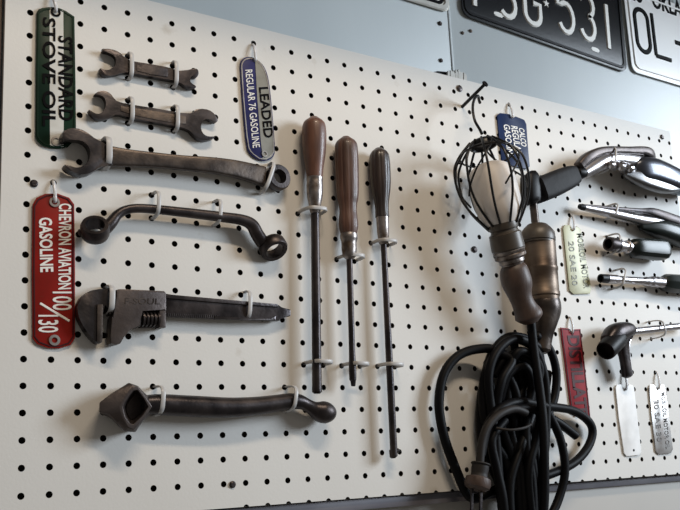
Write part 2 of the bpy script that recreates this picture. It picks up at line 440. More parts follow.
# ---------------------------------------------------------------- nylon ties
def tie(A, B, peak, label, wide=.15, skew=0.0, material='tie', thick=.07, group='nylon ties holding the tools', lift=None):
    """loop from board hole A over a tool to board hole B (photo coordinates of the two holes)"""
    a, b = P(*A, 0), P(*B, 0); d = b-a; L = d.length; ax = d.normalized(); side = Vector((ax.y, -ax.x, 0))
    pts = []
    n = 14
    for k in range(n+1):
        th = math.pi*k/n
        s = .5-.5*math.copysign(abs(math.cos(th))**.55, math.cos(th))
        hh = peak*(math.sin(th)**.55 if th > 0 and th < math.pi else 0)
        q = a + ax*(L*(s*1.0)) + side*(skew*hh) + Vector((0,0,hh))
        pts.append(q)
    pts[0].z = -.2; pts[-1].z = -.2
    bm = BM(); rows = []; wide *= 1.25
    for i, q in enumerate(pts):
        t_ = (pts[min(i+1,n)]-pts[max(i-1,0)]).normalized()
        w_ = side; nrm = t_.cross(w_).normalized()
        rows.append([bm.verts.new(q + w_*(sx*wide/2) + nrm*(sn*thick/2)) for sx, sn in ((-1,-.6),(-.8,1),(.8,1),(1,-.6),(.8,-1),(-.8,-1))])
    for i in range(n):
        for k in range(6): bm.faces.new((rows[i][k], rows[i][(k+1)%6], rows[i+1][(k+1)%6], rows[i+1][k]))
    bm.faces.new(rows[0][::-1]); bm.faces.new(rows[-1])
    o = obj('nylon_tie', bm, material, ang=50); return tag(o, label, 'nylon tie', group)

# ---------------------------------------------------------------- wrenches
Z1 = dict(ox=80, oy=30, s=4.25)
w1 = [(97,80),(118,80),(150,85),(172,98),(188,117),(205,128),(232,135),(300,145),(380,160),(415,173),(440,177),(465,168),(492,162),(503,170),(505,190),(495,203),(480,200),(474,192),(466,202),(464,215),(470,228),(484,233),(495,240),(490,248),(470,250),(452,243),(435,230),(415,217),(385,213),(300,198),(225,183),(200,180),(175,183),(150,192),(120,195),(95,192),(85,172),(84,162),(92,164),(106,174),(128,173),(146,158),(157,134),(151,111),(130,98),(108,93),(95,90)]
t = thing('open_end_wrench', P(147, 68, 0), 'small dark double open-end wrench, topmost of the wrenches', 'wrench', 'wrenches on the left of the pegboard')
bm = BM(); add_outline(bm, pxs(w1, .3, **Z1), .06, .32, .05, 1); obj('body', bm, 'steel_dark', t)
bm = BM(); add_outline(bm, pxs([(240,146),(300,154),(372,167),(372,200),(300,189),(240,174)], .32, **Z1), .31, .345, .012); obj('raised_panel', bm, 'steel', t)
w2 = [(62,272),(80,260),(105,258),(130,270),(148,300),(165,308),(230,320),(330,335),(420,352),(480,358),(485,340),(510,335),(545,338),(570,355),(587,382),(580,393),(562,388),(545,376),(526,380),(513,398),(512,425),(524,446),(546,456),(574,452),(566,464),(535,470),(505,465),(480,445),(465,425),(420,412),(330,395),(220,375),(155,355),(130,372),(100,382),(70,378),(45,358),(35,340),(43,340),(60,357),(86,359),(105,342),(113,314),(104,285),(82,275),(63,276)]
t = thing('open_end_wrench', P(153, 115, 0), 'brownish double open-end wrench, second from the top', 'wrench', 'wrenches on the left of the pegboard')
bm = BM(); add_outline(bm, pxs(w2, .3, **Z1), .06, .33, .06, 1); obj('body', bm, 'steel', t)
bm = BM(); add_outline(bm, pxs([(172,322),(230,332),(330,347),(415,362),(450,368),(450,400),(415,398),(330,383),(230,362),(172,345)], .33, **Z1), .31, .35, .015); obj('raised_panel', bm, 'steel_brown', t)
# large combination wrench
Z3 = dict(ox=50, oy=110, s=5.23)
hd = [(62,112),(100,98),(140,97),(180,108),(220,140),(255,170),(300,182),(335,198),(335,290),(290,290),(260,300),(230,320),(200,336),(160,338),(115,325),(84,306),(73,288),(84,284),(108,302),(140,310),(174,303),(203,276),(217,236),(208,192),(180,162),(140,152),(95,157),(66,166)]
t = thing('combination_wrench', P(170, 160, 0), 'large worn wrench with open jaw at left and box ring at right', 'wrench', 'wrenches on the left of the pegboard')
bm = BM(); add_outline(bm, pxs(hd, .55, **Z3), .12, .60, .11, 1); obj('open_jaw', bm, 'steel', t)
def ribbon(pts_px, h_list, b, power=5, seg=20, sub=4):
    """flat bar: (x, ytop, ybottom) in the photo"""
    out = []
    for (x, y0, y1), h in zip(pts_px, h_list):
        a, c = P(x, y0, h), P(x, y1, h); q = (a+c)/2; out.append((q.x, q.y, h, (a-c).length/2, b))
    return out
bm = BM(); add_tube(bm, ribbon([(108,146,166.5),(130,150,166.5),(160,153.5,168),(185,156,170.5),(210,157.5,173),(232,160,177),(250,163.5,182),(264,167,187)], [.45,.48,.5,.52,.55,.5,.42,.36], .16), 4, 24, 4.5)
obj('handle', bm, 'steel_brown', t)
a = P(275, 179, .15); b = P(275, 179, .62)
a = Vector((a.x, a.y, .1)); b = Vector((a.x+.03, a.y+.0, .60))
bm = add_lathe(BM(), a, b, [(0,.33),(0,.54),(.2,.60),(.8,.60),(1,.54),(1,.33)], seg=30, inner=True); obj('box_ring', bm, 'steel', t)
# offset box wrench
t = thing('offset_box_wrench', P(185, 225, 0), 'offset double box wrench with a bowed round handle and ring at each end', 'wrench', 'wrenches on the left of the pegboard')
bm = BM(); add_tube(bm, [TP(105,229,.45,6.5), TP(111,223,.48,6), TP(118,214.5,.5,5), TP(128,209.5,.52,4.6), TP(145,208.5,.54,4.6), TP(185,212.5,.54,4.9), TP(222,217,.54,5.2), TP(242,220,.54,5.6), TP(252,225,.52,6.4), TP(257,234,.5,6.8), TP(263,243,.5,7)], 5, 20); obj('handle', bm, 'steel_dark', t)
for (x, y, r, nv, th_) in ((95,230,.53,(-.25,-.50,.83),.30), (273,247.5,.60,(.10,.80,.58),.26)):
    a = P(x, y, .52); n_ = Vector(nv).normalized()
    bm = add_lathe(BM(), a-n_*th_, a+n_*th_, [(0,r*.7),(0,r*.97),(.2,r*1.06),(.8,r*1.06),(1,r*.97),(1,r*.7)], seg=30, inner=True); obj('box_ring', bm, 'steel_dark', t)
bm = add_lathe(BM(), P(83,232,.3), P(78.5,233,.28), [(0,.14),(.8,.14),(1,.1)], seg=12); obj('end_nub', bm, 'steel_dark', t)
# adjustable wrench
Z5 = dict(ox=70, oy=270, s=5.23)
t = thing('adjustable_wrench', P(180, 310, 0), 'old adjustable wrench with wide flat jaws and knurled screw', 'wrench', 'wrenches on the left of the pegboard')
ja = [(38,190),(50,152),(75,124),(110,107),(150,101),(200,96),(222,96),(232,120),(232,200),(216,236),(200,232),(194,175),(170,178),(165,380),(150,386),(135,378),(90,330),(55,272),(40,232)]
bm = BM(); add_outline(bm, pxs(ja, .5, **Z5), .1, .55, .06, 1); obj('fixed_jaw', bm, 'steel', t)
bm = BM(); add_outline(bm, pxs([(142,180),(172,180),(168,378),(152,382),(140,372)], .58, **Z5), .54, .62, .02); obj('jaw_face', bm, 'steel_brown', t)
bd = [(243,104),(260,100),(490,111),(500,122),(500,214),(370,210),(366,296),(340,300),(305,312),(272,350),(262,385),(235,391),(212,385),(208,345),(216,250),(236,215),(240,150)]
bm = BM(); add_outline(bm, pxs(bd, .6, **Z5), .1, .68, .05); obj('sliding_jaw', bm, 'cast', t)
bm = BM(); add_outline(bm, pxs([(466,205),(500,205),(500,288),(490,301),(466,301)], .6, **Z5), .1, .66, .04)
add_outline(bm, pxs([(366,205),(500,205),(500,301),(366,301)], .3, **Z5), .1, .3, 0); obj('screw_yoke', bm, 'cast', t)
p0 = P(70+368/5.23, 270+257/5.23, .45); p1 = P(70+468/5.23, 270+259/5.23, .45)
prof = []
for k in range(5):
    for tt, rr in ((0,.22),(.03,.30),(.12,.30),(.15,.22)): prof.append(((k+.12)/5.1+tt, rr))
bm = add_lathe(BM(), p0, p1, prof, seg=20); obj('knurled_screw', bm, 'steel_dark', t)
bm = add_text('F-SOUL', (70+285/5.23,270+178/5.23), (70+468/5.23,270+180/5.23), (70+288/5.23,270+146/5.23), .68, .012, .0); obj('cast_marks', bm, 'steel_brown', t)
hb = [(165.5,293.5),(180,296),(215,299.5),(250,302.5),(279,305),(282,308.5),(290.5,309.5),(290.5,316),(283,317),(279,320.5),(250,319.5),(215,318),(180,316.5),(165.5,315.5)]
bm = BM(); add_outline(bm, [P(x,y,.4) for x,y in hb], .15, .42, .04); obj('handle', bm, 'steel_dark', t)
bm = BM(); add_outline(bm, [P(x,y,.5) for x,y in [(165.5,294),(220,299),(278,304),(278,307),(220,302.5),(165.5,298)]], .4, .5, .02)
add_outline(bm, [P(x,y,.5) for x,y in [(215,316),(270,319),(276,316),(276,319.5),(250,320),(215,319)]], .4, .48, .015); obj('handle_rib', bm, 'steel', t)
bm = BM()
for k in range(26):
    x = 168+k*1.95; y = 313.3+k*.075
    add_outline(bm, [P(x,y,.45), P(x+1.1,y,.45), P(x+.4,y+3.6,.45), P(x-.7,y+3.6,.45)], .38, .47, .0)
obj('screw_thread', bm, 'steel', t)
# socket wrench with ball end
Z6 = dict(ox=90, oy=370, s=5.23)
t = thing('square_socket_wrench', P(210, 408, 0), 'heavy wrench with angular square socket head and a curved ball-end handle', 'wrench', 'wrenches on the left of the pegboard')
def pl(pts, h): return [P(90+x/5.23, 370+y/5.23, h) for x, y in pts]
outer = [(205,72),(262,98),(318,150),(325,225),(282,262),(232,322),(165,312),(112,255),(62,232),(45,215),(52,170),(98,135)]
L0 = pl([(215,80),(270,110),(318,155),(322,225),(280,262),(232,315),(170,305),(118,252),(75,235),(60,215),(62,175),(105,140)], .12)
L1 = pl(outer, .6)
L2 = pl([(203,66),(250,82),(300,135),(322,190),(285,248),(238,325),(182,322),(140,275),(98,232),(52,222),(50,170),(108,125)], .9)
L3 = pl([(222,82),(250,90),(292,145),(325,192),(285,250),(228,312),(200,300),(172,255),(158,215),(155,190),(168,165),(195,118)], 1.12)
L4 = pl([(228,108),(248,105),(282,150),(305,192),(272,240),(226,285),(208,280),(184,245),(175,212),(172,192),(182,170),(205,135)], 1.12)
L5 = pl([(232,125),(250,122),(275,155),(290,190),(262,228),(226,262),(212,260),(196,235),(190,210),(188,195),(196,178),(212,148)], .35)
bm = BM(); rings = [[bm.verts.new(p) for p in L] for L in (L0,L1,L2,L3,L4,L5)]
for i in range(5):
    for k in range(12): bm.faces.new((rings[i][k], rings[i][(k+1)%12], rings[i+1][(k+1)%12], rings[i+1][k]))
bm.faces.new(rings[0][::-1]); bm.faces.new(rings[-1])
bmesh.ops.bevel(bm, geom=list(bm.edges), offset=.02, segments=1, affect='EDGES', clamp_overlap=True)
obj('socket_head', bm, 'cast', t, ang=25)
bm = BM(); add_tube(bm, [TP(146,404.5,.6,9.5), TP(160,404.5,.6,10.5), TP(180,405.5,.6,10.6), TP(205,406.8,.6,10.6), TP(230,407.5,.6,10), TP(255,406,.6,9.2), TP(275,403.5,.6,8.6), TP(290,401.5,.6,8.3), TP(299,401.8,.6,7.6), TP(306,404.5,.6,6.5), TP(312,408,.6,7.2), TP(317,410.5,.6,9.4), TP(322,412,.6,11), TP(328,412.8,.6,10.2), TP(333,413.2,.6,6.5), TP(335.3,413.4,.6,2)], 4, 24)
obj('handle', bm, 'steel_dark', t)

G = 'nylon ties holding the tools'
tie((128.5,54.5),(128.5,80), .42, 'grey nylon tie at the left end of the topmost wrench')
tie((173,63),(173,88), .42, 'grey nylon tie at the right end of the topmost wrench')
tie((129,99),(129,124), .44, 'grey nylon tie at the left end of the second wrench')
tie((174,107),(174,132), .44, 'grey nylon tie at the right end of the second wrench')
tie((104,140),(104,170), .70, 'thick pale tie at the open jaw of the large worn wrench', .2)
tie((269,165),(259,194), .66, 'pale tie crossing the box ring end of the large worn wrench', .14)
tie((153,194),(152,219), 0.74, 'thin pale tie at the left of the bowed offset wrench', .14)
tie((214,202),(213,226), 0.74, 'thin pale tie at the right of the bowed offset wrench', .14)
tie((107,287),(106,315), .72, 'pale tie wrapped through the jaws of the adjustable wrench', .18)
tie((245,292),(244,320), .56, 'pale tie near the handle end of the adjustable wrench', .15)
tie((155,387),(153,416), 1.0, 'pale tie behind the square socket head', .15)
tie((286,387),(283,412), 1.02, 'pale tie beside the ball end of the socket wrench', .14)

# ---------------------------------------------------------------- screwdrivers
def screwdriver(A, B, hA, handle, ferr, shaft, mh, label, tip=None, flutes=0, shaftmat='steel_dark'):
    t = thing('screwdriver', P(A[0], A[1], 0), label, 'screwdriver', 'wood-handled screwdrivers in the middle of the board')
    def pt(y): 
        k = (y-A[1])/(B[1]-A[1]); return (A[0]+(B[0]-A[0])*k)
    def seg_(lst, m_, nm, flute=0, power=2):
        bm = BM(); L = [TP(pt(y)+dx, y, hA, r) for y, r, dx in [(q+(0,))[:3] for q in lst]]
        add_tube(bm, L, 4 if len(L) > 2 else 1, 72 if flute else 24, flute=(flute, .045) if flute else None)
        return obj(nm, bm, m_, t)
    h = seg_(handle, mh, 'handle', flutes)
    seg_(ferr, 'ferrule', 'ferrule'); seg_(shaft, shaftmat, 'shaft')
    if tip: tip(t, pt)
    return t, pt
screwdriver((314,118),(317,393), .62, [(119.5,6.5),(121.5,9.2),(125,11.4),(133,12.3),(146,11.9),(158,10.6),(168,9),(178,8)], [(178,8.3),(181,8),(186,8.2),(196,7.8),(204,6.3),(210,5.6),(213,4.6)], [(205,4),(260,4.4),(330,4.6),(370,4.8),(392,5)], 'red_wood',
            'tallest screwdriver, reddish wood handle and long dark shaft, leftmost of three')
def tip2(t, pt):
    bm = BM(); add_tube(bm, [TP(353,378,.62,3.2), TP(353.3,386,.62,2.6,.4)], 1, 12); obj('tip', bm, 'steel_dark', t)
screwdriver((346,138),(353,385), .62, [(139,6),(142,9.6),(147,11.6),(160,11.9),(180,11.7),(196,11),(205,9.2),(212,8.8),(222,9.8),(228,9.6),(234,8.2)], [(234,8.4),(238,8.8),(243,7.6),(250,7.6),(256,6.6),(258,5)], [(256,3.1),(300,3.1),(350,3.2),(368,3.8),(380,3.6)], 'mid_wood',
            'shortest-shafted screwdriver with worn brown fluted handle, middle of three', tip2, flutes=10)
def tip3(t, pt):
    bm = BM(); add_tube(bm, [TP(392.5,450,.5,3.6), TP(393.3,457,.5,3.6)], 1, 12); obj('tip', bm, 'steel_dark', t)
    bm = BM(); add_tube(bm, [TP(394,451,.5,2.2), TP(398,450.5,.5,2.4)], 1, 10); obj('side_pin', bm, 'steel_dark', t)
screwdriver((379,149),(394,456), .55, [(150.5,6),(153,8.6),(158,10.3),(170,10.6),(182,10.4),(192,9.2),(202,7.4),(210,6.8),(217,7)], [(217,6.4),(224,6.2),(232,6),(238,5.4),(243,5)], [(240,3),(300,3.2),(360,3.6),(420,3.7),(456,3.7)], 'dark_wood',
            'screwdriver with dark blackish handle and very long thin shaft, right of three', tip3, flutes=9)
tie((299,212),(320,214), .92, 'nylon tie across the ferrule foot of the tall red-handled screwdriver', .14)
tie((305.5,363),(325,364), .92, 'nylon tie low on the shaft of the tall red-handled screwdriver', .14)
tie((338,258),(357,260), .92, 'nylon tie below the ferrule of the middle screwdriver', .14)
tie((343,365),(361,366), .92, 'nylon tie low on the shaft of the middle screwdriver', .14)
tie((372,243),(390,245), .85, 'nylon tie below the ferrule of the dark-handled screwdriver', .14)
tie((378,365.5),(396,366.5), .85, 'nylon tie on the long thin shaft of the dark-handled screwdriver', .14)

# ---------------------------------------------------------------- enamel tags
HS = .10
def sign(name, outline, h, m_, label, at_, group='oil and gasoline tags hung on the pegboard', smooth=0, th=.05, rim=None):
    t = thing(name, at_, label, 'sign', group)
    bm = BM(); add_outline(bm, [P(x, y, h) for x, y in outline], h-th, h, .015, smooth); obj('plate', bm, m_, t)
    if rim:
        pts = [P(x, y, h) for x, y in outline]; pts = chaikin([Vector((p.x,p.y)) for p in pts], smooth) if smooth else [Vector((p.x,p.y)) for p in pts]
        c = sum(pts, Vector((0,0)))/len(pts)
        q = []
        for p in pts:
            d = (c-p); q.append(p + Vector((math.copysign(min(abs(d.x),.07), d.x), math.copysign(min(abs(d.y),.07), d.y))))
        bm = BM(); add_strokes(bm, [[(v.x,v.y) for v in q]+[(q[0].x,q[0].y)]], .06, h, h+.025); obj('raised_rim', bm, rim, t)
    return t
def letters(t, s, A, B, U_, h, m_, name='lettering', off=.01, thick=.02, label=None, spacing=1):
    return obj(name, add_text(s, A, B, U_, h, thick, off, spacing), m_, t, label)
def ringlet(t, x, y, h, r0, r1, m_, name='grommet'):
    a = P(x, y, h-.02); bm = add_lathe(BM(), a, a+Vector((0,0,.06)), [(0,r0),(0,r1),(1,r1),(1,r0)], seg=20, inner=True); return obj(name, bm, m_, t)
def disc(t, x, y, h, r, m_, name='hole', th=.012):
    a = P(x, y, h); bm = add_lathe(BM(), a, a+Vector((0,0,th)), [(0,r),(1,r)], seg=18); return obj(name, bm, m_, t)
# green and white
t = sign('oil_sign', [(36.8,12),(38.5,9.5),(42.6,7.6),(51.5,6.8),(60,8.2),(66,11),(74.5,16.5),(75.5,80),(76,128),(74.5,140),(68,147),(60,148.6),(51,148),(42.6,145.5),(37.5,141),(35.6,137),(36,70)], HS, 'green', 'dark green enamel sign with a white centre stripe reading stove oil', P(56,78,0), rim='green')
bm = BM(); add_outline(bm, [P(x,y,HS) for x,y in [(49.5,7.8),(63.2,10.5),(63.8,80),(63.5,147),(50,146.5),(49.6,80)]], HS, HS+.012, 0); obj('centre_stripe', bm, 'white_en', t, 'white centre stripe')
letters(t, 'STANDARD', (58,35.5), (58.5,120), (72.5,37.5), HS+.012, 'ink', off=.02)
letters(t, 'STOVE OIL', (42.5,17), (42.5,126), (55.5,18.5), HS+.012, 'ink', off=.02)
ringlet(t, 55.5, 12.5, HS+.01, .12, .2, 'ink'); ringlet(t, 56, 141.5, HS+.01, .12, .2, 'silver2')
# blue and silver
Z = lambda x, y: (220+x/3.923, 40+y/3.923)
t = sign('gasoline_sign', [Z(*p) for p in [(79,105),(80,85),(90,71),(108,65),(132,68),(162,88),(180,115),(190,150),(196,190),(208,310),(217,440),(207,462),(182,475),(150,470),(118,448),(104,420),(90,270)]], HS, 'blue', 'narrow sign, blue left half and silver right half, reading leaded', P(258,110,0), smooth=1, rim='silver2')
bm = BM(); add_outline(bm, [P(*Z(*p),HS) for p in [(137,72),(162,92),(177,118),(187,152),(193,195),(205,315),(213,436),(203,458),(182,470),(168,469),(160,400),(146,230)]], HS, HS+.014, 0); obj('silver_half', bm, 'alu', t, 'bare silver half')
letters(t, 'REGULAR 76 GASOLINE', Z(98,118), Z(128,424), Z(126,116), HS, 'white_tx', off=.005)
letters(t, 'LEADED', Z(152,186), Z(173,385), Z(188,184), HS+.014, 'ink', off=.02)
ringlet(t, *Z(174,448), HS+.01, .09, .15, 'silver2')
# red chevron-shaped text sign
Z = lambda x, y: (20+x/3, 185+y/3)
t = sign('gasoline_sign', [Z(*p) for p in [(38,58),(50,38),(75,26),(112,25),(148,38),(163,58),(165,260),(165,460),(152,480),(120,490),(85,489),(52,477),(38,460),(36,260)]], HS, 'red', 'rounded red enamel sign with white lettering and 100/130', P(53,270,0), rim='red_dk')
letters(t, 'CHEVRON AVIATION', Z(116,56), Z(114,314), Z(154,56), HS, 'white_tx', off=.022)
letters(t, 'GASOLINE', Z(56,98), Z(60,262), Z(96,98), HS, 'white_tx', off=.025)
letters(t, '100', Z(97,320), Z(97,376), Z(155,320), HS, 'white_tx', 'number', off=.012)
letters(t, '130', Z(54,390), Z(54,443), Z(115,390), HS, 'white_tx', 'number', off=.012)
a, b = P(*Z(60,355),HS), P(*Z(148,408),HS)
bm = BM(); add_strokes(bm, [[(a.x,a.y),(b.x,b.y)]], .10, HS, HS+.02); obj('slash', bm, 'white_tx', t)
ringlet(t, *Z(103,466), HS+.01, .11, .21, 'silver2'); ringlet(t, *Z(103,52), HS+.01, .11, .2, 'silver2')
# navy
Z = lambda x, y: (480+x/6.375, 95+y/6.375)
t = sign('gasoline_sign', [Z(*p) for p in [(110,128),(128,114),(192,122),(205,150),(228,136),(282,158),(296,185),(306,330),(318,455),(300,472),(225,455),(142,432),(130,330),(116,200)]], HS, 'blue2', 'navy blue tag with small white lettering behind the wire lamp cage', P(512,140,0))
letters(t, 'CALCO', Z(245,208), Z(262,325), Z(280,216), HS, 'white_tx', off=.012)
letters(t, 'REGULAR', Z(195,195), Z(225,375), Z(237,203), HS, 'white_tx', off=.012)
letters(t, 'GASOLINE', Z(148,185), Z(175,395), Z(188,193), HS, 'white_tx', off=.012)
# olive
Z = lambda x, y: (550+x/5.1, 210+y/5.1)
t = sign('oil_tag', [Z(*p) for p in [(67,92),(76,76),(104,78),(118,106),(136,82),(156,95),(183,250),(211,402),(204,426),(122,429),(100,410),(84,250)]], HS, 'olive', 'olive yellow oil tag with stamped letters, left of the nut driver', P(577,255,0))
letters(t, 'MOBILOIL MOTOR', Z(136,120), Z(172,400), Z(166,118), HS, 'olive_tx', off=.01)
letters(t, '20 SAE 20', Z(92,160), Z(113,385), Z(120,160), HS, 'olive_tx', off=.01)
# red distillate
Z = lambda x, y: (550+x/4.25, 310+y/4.25)
t = sign('fuel_tag', [Z(*p) for p in [(45,74),(80,78),(92,106),(106,82),(130,80),(150,250),(173,462),(92,440),(68,250)]], HS, 'red2', 'narrow red tag with embossed lettering reading distillate', P(576,370,0), rim='red_dk')
letters(t, 'DISTILLATE', Z(72,108), Z(110,452), Z(124,108), HS, 'red_dk', off=.035)
# blank silver
Z = lambda x, y: (600+x/3.64, 370+y/3.64)
t = sign('metal_tag', [Z(*p) for p in [(57,64),(62,54),(77,52),(92,77),(105,52),(118,54),(124,64),(138,190),(151,298),(144,309),(98,314),(88,302),(70,180)]], HS, 'silver', 'plain bright silver tag without lettering, below the black angled tool', P(627,420,0))
disc(t, *Z(123,292), HS, .07, 'ink')
t = sign('metal_tag', [Z(*p) for p in [(179,66),(184,54),(196,53),(212,72),(225,52),(234,54),(240,66),(252,180),(266,288),(258,303),(216,307),(204,296),(190,180)]], HS, 'silver2', 'worn grey tag with stamped letters, rightmost tag on the board', P(662,420,0))
letters(t, 'MOBILOIL MOTOR OIL', Z(222,82), Z(240,288), Z(236,80), HS, 'silver_tx', off=.01)
letters(t, '30 SAE 30', Z(194,110), Z(208,262), Z(212,108), HS, 'silver_tx', off=.01)
def hang(A, B, label, w=.14):
    """clear loop from a board hole down over the tag edge"""
    a, b = P(*A, 0), P(*B, HS)
    bm = BM(); mid = (a+b)/2
    add_tube(bm, [(a.x,a.y,-.18,.05,.05),(a.x,a.y,.06,w/2,.05),(mid.x,mid.y,.2,w/2,.05),(b.x,b.y,.2,w/2,.05),(b.x,b.y+.05,.08,.05,.05)], 3, 10)
    return tag(obj('tag_loop', bm, 'clear', ang=50), label, 'tag loop', 'clear loops the tags hang from')
hang((52,-3),(55.5,11), 'clear loop holding the green and white sign at its top')
hang((252.5,45),(254.5,60), 'clear loop holding the blue and silver sign')
hang((53,182),(54.5,201), 'clear loop holding the red 100/130 sign')
hang((508.5,104.5),(511.5,117), 'clear loop holding the navy tag')
hang((571.5,216),(573,229.5), 'clear loop holding the olive tag')
hang((569.5,317.5),(571.5,332), 'clear loop holding the narrow red tag')
hang((623,371),(625.3,389), 'clear loop holding the bright silver tag')
hang((656,372),(658,388), 'clear loop holding the worn grey tag')

# ---------------------------------------------------------------- caged work lamp and cord
t = thing('work_lamp', P(500,220,1.5), 'caged work lamp with frosted globe and wooden handle hung on a nail', 'work lamp')
A = P(482.5, 141.5, 1.85); B = P(503.5, 227, 2.4); ax = (B-A); L = ax.length; axn = ax.normalized()
s_ = axn.cross(Vector((0,0,1))).normalized(); u_ = s_.cross(axn).normalized()
sc = depth(A)/F
# cage cap: shallow dome with rim
bm = add_lathe(BM(), A-axn*.12, A+axn*.3, [(0,.12),(.12,.5),(.35,.66),(.6,.72),(1,.73),(1,.64),(.7,.60),(.5,.45),(.45,.40),(.7,.36),(.7,.08)], seg=32); obj('cage_cap', bm, 'wire', t)
bm = BM(); add_tube(bm, [TP(482,134,1.85,1.6),TP(479.5,129,1.8,1.5),TP(475,121,1.75,1.4),TP(473,112,1.6,1.4),TP(473,104,1.45,1.4),TP(475,98,1.35,1.5),TP(478,96,1.2,1.5),TP(479,100,1.0,1.5),TP(480,103,.9,1.5)], 4, 10); obj('hanging_cord', bm, 'wire', t)
def prof_r(k):   # cage bulge
    pts = [(0,.66),(.10,1.22),(.25,1.70),(.42,1.84),(.60,1.74),(.78,1.42),(.92,1.0),(1,.76)]
    for (a0,r0),(a1,r1) in zip(pts[:-1],pts[1:]):
        if k <= a1: return r0+(r1-r0)*(k-a0)/(a1-a0)
    return pts[-1][1]
N = 11
for j in range(N):
    th = 2*math.pi*(j+.3)/N; pts = []
    for k in range(9):
        kk = k/8; r = prof_r(kk)*(1+.03*math.sin(j*2.3)); q = A + ax*kk + (s_*math.cos(th+.10*math.sin(kk*3+j)) + u_*math.sin(th+.10*math.sin(kk*3+j)))*r
        pts.append((q.x,q.y,q.z,.062,.062))
    bm = BM(); add_tube(bm, pts, 3, 8); obj('cage_wire', bm, 'wire', t)
for kk, tilt in ((.16,.06),):
    pts = []
    for j in range(24):
        th = 2*math.pi*j/24; q = A + ax*(kk+tilt*.5*math.cos(th)) + (s_*math.cos(th)+u_*math.sin(th))*prof_r(kk+tilt*.5*math.cos(th))
        pts.append((q.x,q.y,q.z,.052,.052))
    bm = BM(); add_tube(bm, pts, 1, 8, closed=True, up=axn); obj('cage_hoop', bm, 'wire', t)
for j in range(5):
    th0 = 2*math.pi*j/5+.5; pts = []
    for k in range(9):
        kk = .02+.62*k/8; th = th0+1.5*k/8; q = A + ax*kk + (s_*math.cos(th)+u_*math.sin(th))*(prof_r(kk)*.985)
        pts.append((q.x,q.y,q.z,.05,.05))
    bm = BM(); add_tube(bm, pts, 3, 8); obj('cage_wire', bm, 'wire', t)
# globe
G0 = A + ax*.27; bm = add_lathe(BM(), G0, A+ax*1.0, [(0,.05),(.01,.42),(.035,.76),(.08,1.0),(.15,1.13),(.27,1.2),(.42,1.22),(.62,1.19),(.78,1.1),(.9,.92),(1,.68)], seg=36); obj('globe', bm, 'globe', t, 'frosted white globe')
C1 = P(509, 252, 2.2)
bm = add_lathe(BM(), B-axn*.28, C1, [(0,.5),(.03,.76),(.12,.78),(.24,.74),(.27,.68),(.36,.72),(.40,.82),(.9,.86),(1,.74)], seg=28); obj('socket_collar', bm, 'socket', t)
bm = lathe_px((508.2,248,2.22), (513,266,2.12), [(0,15.5),(.15,16.5),(.3,15),(.35,16),(.5,16),(.62,12.8),(.8,12.8),(.85,11.5),(1,10.5)], seg=28); obj('metal_collar', bm, 'ferrule', t)
bm = BM(); add_tube(bm, [TP(512.8,265,2.12,11.5), TP(513.7,269,2.1,13.8), TP(515.2,277,2.06,15.2), TP(517.5,285,2.02,15), TP(520,295,1.98,12), TP(522.5,302,1.95,11.2), TP(525.5,309,1.92,12.2), TP(528.5,315,1.9,14.2), TP(529.5,318,1.88,13)], 4, 28); obj('wooden_handle', bm, 'lamp_wood', t)
# the cord: one continuous run from the handle through all its loops to the plug
path = [(530.5,317,1.88),(534,350,1.9),(539,385,2.0),(543,420,2.1),(544.5,460,2.1),(544,505,2.0),(538,545,1.8),(522,560,1.4),(508,540,1.2),(500,490,1.2),(496,440,1.2),(490,400,1.2),(489,372,1.3),(498,350,1.35),(515,339,1.3),(534,348,1.1),(545,380,1.0),(546,430,1.0),(540,490,1.0),(528,545,.9),(512,548,.9),(503,500,.8),(492,450,.8),(484,415,.8),(484,380,.9),(494,352,1.1),(478,349,.8),(458,356,.6),(444,374,.5),(439,402,.5),(443,432,.5),(453,462,.5),(470,497,.5),(490,492,.6),(515,482,.7),(548,475,.7),(575,462,.6),(590,443,.5),(591,425,.5),(574,411,.6),(545,406,1.0),(520,402,1.4),(500,409,1.5),(487,428,1.5),(481,455,1.5)]
bm = BM(); add_tube(bm, [(*P(x,y,h), .235, .235) for x,y,h in path], 6, 12); cord = obj('power_cord', bm, 'cord', t, 'black power cord coiled in loops')
